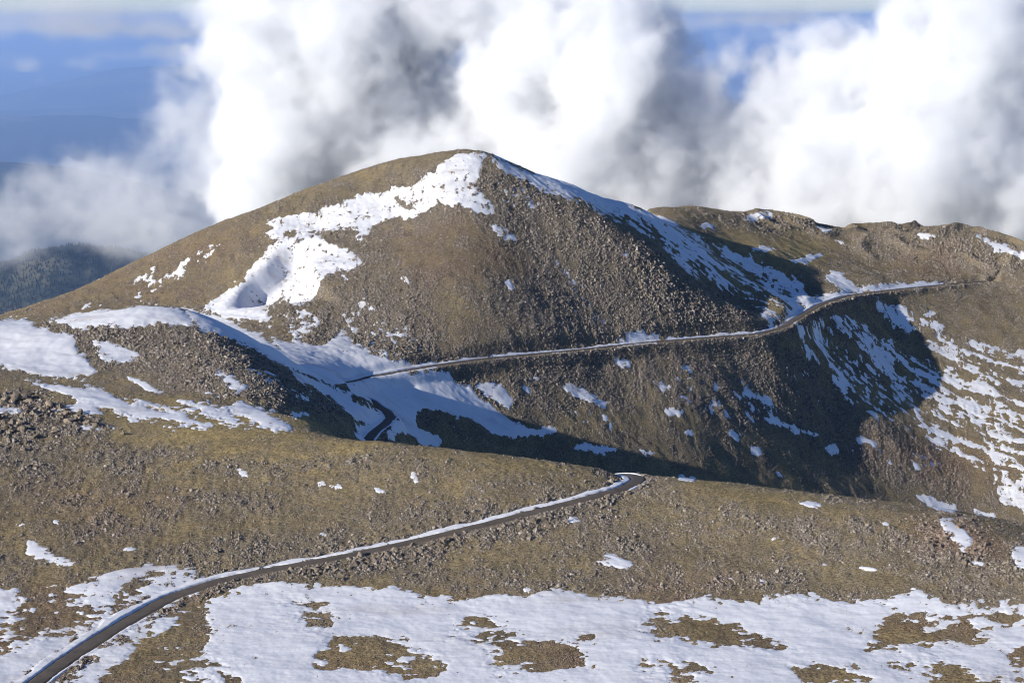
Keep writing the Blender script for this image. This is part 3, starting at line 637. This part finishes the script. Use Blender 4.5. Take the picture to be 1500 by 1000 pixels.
def boulder(x, y, z, sx, sy, sz, k, label, group):
    o = src.copy(); o.data = bm_me[k % 10]; C.objects.link(o)
    o.location = (x, y, z); o.scale = (sx, sy, sz); o.rotation_euler = (random.uniform(-.4, .4), random.uniform(-.4, .4), random.uniform(0, 6.28))
    return tag(o, label, 'boulder', group)
for i in big:
    u, v = proj(px[i], py[i], pz[i]); lb, gp = zone(u, v, py[i]); s = size[i]
    boulder(px[i], py[i], pz[i] + s * .2, s * random.uniform(.85, 1.5), s * random.uniform(.85, 1.3), s * random.uniform(.7, 1.1), random.randrange(10), lb, gp)
for u, v, s, lb in ((24, 588, 4.4, 'big dark outcrop of rock on the left edge above a strip of snow'), (37, 599, 2.3, 'rounded brown boulder standing in front of the big dark outcrop'), (180, 637, 1.7, 'pale flat boulder with snow behind it on the golden grass'), (95, 609, 2.2, 'pale block on top of the stone heap between two snow strips'),
                   (118, 617, 1.8, 'lower tan block leaning in the stone heap between two snow strips'), (183, 650, 1.2, 'small tan stone on golden grass below the pale flat boulder'), (128, 653, 1.3, 'dark stone alone on the golden grass below the stone heap')):
    x, y = hit(u, v)
    z = float(bil(ZG, np.array([x]), np.array([y]))[0])
    boulder(x, y, z + s * .3, s * 1.15, s, s * .85, random.randrange(10), lb, None)

# ------------------------------------------------------------------ low country far below
def low_mat():
    t = NT('lowland_cover')
    c = t.ramp(t.noise(.0006, 7, .65), (.35, (.03, .04, .028)), (.5, (.055, .062, .042)), (.6, (.2, .18, .12)), (.75, (.05, .055, .04)))
    return t.surf(c, 1.0, t.noise(.004, 5), .4, 20., 0)
def low_h(x, y):
    z = -1500 + 260 * fbm(x / 5200, y / 5200, 5, 1201) + 110 * np.abs(fbm(x / 1500, y / 1500, 4, 1207)) * (1 - sm(15000, 40000, y))
    for u, v, D, wx, wy in ((110, 366, 7600, 1100, 1000), (-140, 372, 7900, 1100, 1000), (10, 240, 13500, 1500, 1800), (270, 97, 31000, 3200, 4000), (140, 160, 27000, 3500, 3500), (420, 160, 30000, 4000, 4000), (1300, 28, 52000, 4200, 5000), (1140, 40, 52000, 6000, 5000), (1040, 150, 22000, 1600, 2500), (700, 60, 48000, 8000, 5000), (60, 170, 22000, 2600, 2600)):
        X, Y, H = at(u, v, D); h0 = -1450
        z = np.maximum(z, h0 - 150 + (H - h0 + 150) * np.exp(-((x - X) / wx) ** 2 - ((y - Y) / wy) ** 2) * (1 + .13 * fbm(x / (wx * .4), y / (wy * .4), 5, int(u) + 2000)))
    return z
ly = np.concatenate([2706 * (64000 / 2706.) ** np.linspace(0, 1, 420)])
lc = np.linspace(-.42, .42, 460)
LX = lc[None] * ly[:, None]; LY = np.repeat(ly[:, None], len(lc), 1)
LZ = low_h(LX, LY); LZ = np.where(LY < 3900, -1300 + (LZ + 1300) * sm(2706, 3900, LY) , LZ)
LZ = np.minimum(LZ, 48)
ii = np.arange(LX.size).reshape(LX.shape)
tag(mesh_np('lowland', np.stack([LX, LY, LZ], -1).reshape(-1, 3), np.stack([ii[:-1, :-1], ii[:-1, 1:], ii[1:, 1:], ii[1:, :-1]], -1).reshape(-1, 4), low_mat()), kind='structure')
# conifers on the hill beyond the left shoulder
nt_ = 16000
hx, hy = [], []
tx = rng.uniform(-2900, -1050, nt_ * 2); ty = rng.uniform(6200, 8000, nt_ * 2)
tz = low_h(tx, ty); tu, tv = proj(tx, ty, tz)
ok = (tu > -60) & (tu < 230) & (fbm(tx / 220, ty / 220, 3, 5) > -.35)
tx, ty, tz = tx[ok], ty[ok], tz[ok]; n = len(tx)
a = np.linspace(0, 2 * math.pi, 6)[:-1]
tmpl = np.concatenate([np.stack([np.cos(a) * .2, np.sin(a) * .2, 0 * a + .08], 1), [[0, 0, .62]], np.stack([np.cos(a + .6) * .14, np.sin(a + .6) * .14, 0 * a + .42], 1), [[0, 0, 1.0]], ]).astype(np.float32)
tf = [[i, (i + 1) % 5, 5] for i in range(5)] + [[6 + i, 6 + (i + 1) % 5, 11] for i in range(5)]
hh = rng.uniform(8, 20, n)
tv_ = tmpl[None] * hh[:, None, None] + np.stack([tx, ty, tz - 1], -1)[:, None]
t = NT('conifer'); mt = t.surf(t.ramp(t.noise(.02, 3), (.3, (.016, .024, .02)), (.7, (.034, .042, .032))), 1, spec=0)
tag(mesh_np('forest', tv_.reshape(-1, 3), (np.array(tf)[None] + (np.arange(n) * 12)[:, None, None]).reshape(-1, 3), mt, None, False, 3), 'dark conifer forest covering the hill beyond the left shoulder', 'forest', kind='stuff')

# ------------------------------------------------------------------ camera, sun, sky
cam = bpy.data.cameras.new('camera'); co_ = bpy.data.objects.new('camera', cam); C.objects.link(co_); S.camera = co_
cam.lens = F / 1500 * 36; cam.sensor_width = 36; cam.clip_start = 1; cam.clip_end = 3e5
co_.rotation_euler = (math.pi / 2 - PITCH, 0, 0)
EL, AZ = R(18), R(37)                           # low sun from the left, a little behind the camera
tosun = mathutils.Vector((-math.cos(EL) * math.cos(AZ), -math.cos(EL) * math.sin(AZ), math.sin(EL)))
l = bpy.data.lights.new('sun', 'SUN'); l.energy = 4.6; l.angle = R(.5); l.color = (1, .93, .82)
lo = bpy.data.objects.new('sun', l); C.objects.link(lo); lo.rotation_euler = tosun.to_track_quat('Z', 'Y').to_euler()
w = bpy.data.worlds.new('World'); S.world = w; w.use_nodes = True; wt = w.node_tree
sky = wt.nodes.new('ShaderNodeTexSky'); sky.sky_type = 'NISHITA'; sky.sun_disc = False; sky.sun_elevation = EL; sky.altitude = 2500; sky.air_density = 1.0; sky.dust_density = .4; sky.ozone_density = 2.0
sky.sun_rotation = math.atan2(tosun.x, tosun.y)
tint = wt.nodes.new('ShaderNodeMix'); tint.data_type = 'RGBA'; tint.blend_type = 'MULTIPLY'; tint.inputs[0].default_value = 1; tint.inputs[7].default_value = (.66, .82, 1.15, 1)
wt.links.new(sky.outputs[0], tint.inputs[6]); wt.links.new(tint.outputs[2], wt.nodes['Background'].inputs[0]); wt.nodes['Background'].inputs[1].default_value = .078
S.view_settings.view_transform = 'Standard'; S.view_settings.look = 'None'; S.view_settings.exposure = .58; S.view_settings.gamma = 1

# ------------------------------------------------------------------ haze over the low country
def haze():
    import bmesh
    bm = bmesh.new(); bmesh.ops.create_cube(bm, size=1)
    x, y0, y1, z0, z1 = 32000, 4650, 66000, -2200, 55
    for v in bm.verts: v.co = (v.co.x * 2 * x, (y0 + y1) / 2 + v.co.y * (y1 - y0), (z0 + z1) / 2 + v.co.z * (z1 - z0))
    me = bpy.data.meshes.new('haze'); bm.to_mesh(me); bm.free()
    t = NT('haze_air'); pv = t.n('ShaderNodeVolumePrincipled', {'Color': (.4, .61, 1, 1), 'Density': 8e-5, 'Anisotropy': .1}); t.t.links.new(pv.outputs[0], t.out.inputs['Volume'])
    me.materials.append(t.m); o = bpy.data.objects.new('haze', me); C.objects.link(o)
    tag(o, 'blue distance haze over the low country', 'haze', kind='stuff')
haze()

# ------------------------------------------------------------------ clouds: real volumes, swelling up behind the mountain
def cloud(name, label, blobs, lo_, hi_, vx, density, warp, nscale, namp, thr, gain=2.0, aniso=.25, zs=1.0, billow=0.0):
    ng = bpy.data.node_groups.new(name, 'GeometryNodeTree')
    ng.interface.new_socket('Geometry', in_out='INPUT', socket_type='NodeSocketGeometry')
    ng.interface.new_socket('Geometry', in_out='OUTPUT', socket_type='NodeSocketGeometry')
    N, L = ng.nodes, ng.links
    def setin(n, i, x):
        if x is None: return
        if hasattr(x, 'is_output'): L.new(x, n.inputs[i])
        else: n.inputs[i].default_value = x
    def mt(op, a, b=None, c=None, clamp=False):
        n = N.new('ShaderNodeMath'); n.operation = op; n.use_clamp = clamp
        for i, x in enumerate((a, b, c)): setin(n, i, x)
        return n.outputs[0]
    def vc_(op, a, b):
        n = N.new('ShaderNodeVectorMath'); n.operation = op; setin(n, 0, a); setin(n, 1, b); return n
    def nse(p, scale, det, rough):
        n = N.new('ShaderNodeTexNoise'); L.new(p, n.inputs['Vector']); n.inputs['Scale'].default_value = scale; n.inputs['Detail'].default_value = det; n.inputs['Roughness'].default_value = rough; return n
    pos = N.new('GeometryNodeInputPosition').outputs[0]
    off = vc_('SUBTRACT', nse(pos, 1 / warp, 4, .55).outputs['Color'], (.5, .5, .5)).outputs[0]
    p2 = vc_('ADD', pos, vc_('MULTIPLY', off, (warp, warp, warp)).outputs[0]).outputs[0]
    acc = None
    for (u, v, D, ru, rv, dd, a) in blobs:
        c = at(u, v, D); k = D / F
        d = vc_('DIVIDE', vc_('SUBTRACT', p2, c).outputs[0], (ru * k, dd, rv * k)).outputs[0]
        g = mt('MULTIPLY', mt('POWER', 2.718, mt('MULTIPLY', vc_('DOT_PRODUCT', d, d).outputs['Value'], -1.0)), a)
        acc = g if acc is None else mt('ADD', acc, g)
    pn = vc_('MULTIPLY', pos, (1, 1, zs)).outputs[0]
    nn = mt('MULTIPLY_ADD', nse(pn, 1 / nscale, 9, .66).outputs[0], namp, -namp / 2)
    puff = mt('ABSOLUTE', mt('MULTIPLY_ADD', nse(pn, 2.3 / nscale, 5, .55).outputs[0], 2.0, -1.0))
    nn = mt('ADD', nn, mt('MULTIPLY_ADD', puff, -billow, billow * .22))
    s = mt('ADD', mt('MINIMUM', acc, 1.15), mt('MULTIPLY', nn, mt('MULTIPLY_ADD', acc, .6, .5)))
    dens = mt('MULTIPLY', mt('SUBTRACT', s, thr), gain, clamp=True)
    dens = mt('POWER', dens, 1.35)
    q = N.new('GeometryNodeVolumeCube'); L.new(dens, q.inputs['Density']); q.inputs['Min'].default_value = lo_; q.inputs['Max'].default_value = hi_
    for ax, i in (('X', 0), ('Y', 1), ('Z', 2)): q.inputs['Resolution ' + ax].default_value = max(4, int((hi_[i] - lo_[i]) / vx[i]))
    t = NT(name + '_vapour'); pv = t.n('ShaderNodeVolumePrincipled', {'Color': (.955, .968, .988, 1), 'Density': density, 'Anisotropy': aniso}); t.t.links.new(pv.outputs[0], t.out.inputs['Volume'])
    m_ = N.new('GeometryNodeSetMaterial'); m_.inputs['Material'].default_value = t.m
    L.new(q.outputs[0], m_.inputs[0]); go = N.new('NodeGroupOutput'); L.new(m_.outputs[0], go.inputs[0])
    vd = bpy.data.volumes.new(name); vd.materials.append(t.m); o = bpy.data.objects.new(name, vd); C.objects.link(o)
    o.modifiers.new(name, 'NODES').node_group = ng
    return tag(o, label, 'clouds', kind='stuff')
cloud('clouds', 'white clouds boiling up behind the mountain', [
    (430, 150, 3735, 90, 200, 220, 1.1), (385, 310, 3757, 70, 130, 200, 1.1), (400, 20, 3750, 95, 90, 200, 0.9), (540, 60, 3680, 120, 100, 200, 0.8), (560, 120, 3670, 60, 60, 150, 0.7), (520, 240, 3690, 120, 110, 220, 0.85), (640, 10, 3630, 150, 45, 180, 0.75), (860, 60, 3520, 110, 130, 230, 1.1), (890, 180, 3505, 100, 120, 230, 1.1), (850, 270, 3525, 140, 80, 230, 0.9), (690, 215, 3605, 150, 70, 150, 0.72), (740, 130, 3580, 60, 70, 120, 0.55), (590, 170, 3655, 90, 50, 120, 0.5), (1030, 265, 3435, 150, 85, 100, 0.62), (1010, 190, 3445, 90, 70, 80, 0.48), (1150, 280, 3375, 120, 90, 130, 0.66), (1290, 260, 3305, 140, 100, 230, 1), (1400, 170, 3250, 130, 120, 230, 1), (1440, 40, 3230, 90, 90, 180, 0.8), (1340, 20, 3280, 70, 50, 140, 0.45), (1430, 300, 3235, 160, 90, 230, 1.1), (1260, 150, 3320, 130, 90, 180, 0.65), (1120, 120, 3390, 120, 70, 120, 0.42)],
    (-1150, 2950, -700), (1350, 4350, 200), (6.5, 8.5, 6.5), .032, 190, 120, 3.6, .42, gain=2.4, aniso=.0, billow=.9)
cloud('cloud_wisps', 'thin torn wisps of cloud drifting beyond the left shoulder', [
    (70, 310, 3900, 130, 50, 130, 0.62), (210, 270, 3900, 110, 55, 130, 0.6), (235, 350, 3900, 70, 60, 150, 0.9), (290, 180, 3900, 50, 90, 120, 0.6), (10, 345, 3900, 80, 45, 130, 0.65), (140, 320, 3900, 100, 45, 110, 0.55), (180, 220, 3900, 60, 40, 120, 0.5), (300, 260, 3900, 60, 120, 120, 0.6), (60, 250, 3900, 60, 25, 100, 0.4), (250, 150, 3900, 50, 70, 80, .52), (290, 110, 3900, 30, 50, 70, .5), (120, 230, 3900, 70, 40, 90, .42)],
    (-1450, 3500, -700), (-350, 4350, 120), (6, 8, 6), .008, 190, 120, 5.2, .52, gain=1.3, aniso=.0, billow=.7)
cloud('cloud_streaks', 'thin pale cloud streaks near the horizon', [
    (120, 8, 4300, 220, 30, 150, .75), (60, 40, 4300, 120, 14, 100, .55), (240, 45, 4300, 120, 10, 100, .55), (40, 95, 4300, 22, 12, 40, .62), (122, 97, 4300, 26, 9, 40, .6), (215, 82, 4300, 70, 9, 80, .6), (250, 70, 4300, 50, 8, 80, .55),
    (1080, 0, 4450, 200, 24, 120, .85), (1120, 30, 4450, 110, 8, 100, .55), (1280, 6, 4450, 120, 10, 100, .6), (1010, 40, 4450, 60, 10, 100, .5)],
    (-1350, 4150, -120), (1350, 4640, 130), (7, 8, 3.5), .007, 60, 150, 2.0, .1, gain=1.3, aniso=.0, zs=1.5)
S.cycles.volume_bounces = 10; S.cycles.max_bounces = 12; S.cycles.diffuse_bounces = 3; S.cycles.volume_step_rate = 1.0
S.cycles.use_denoising = True; S.cycles.pixel_filter_type = 'BLACKMAN_HARRIS'; S.cycles.filter_width = 1.05
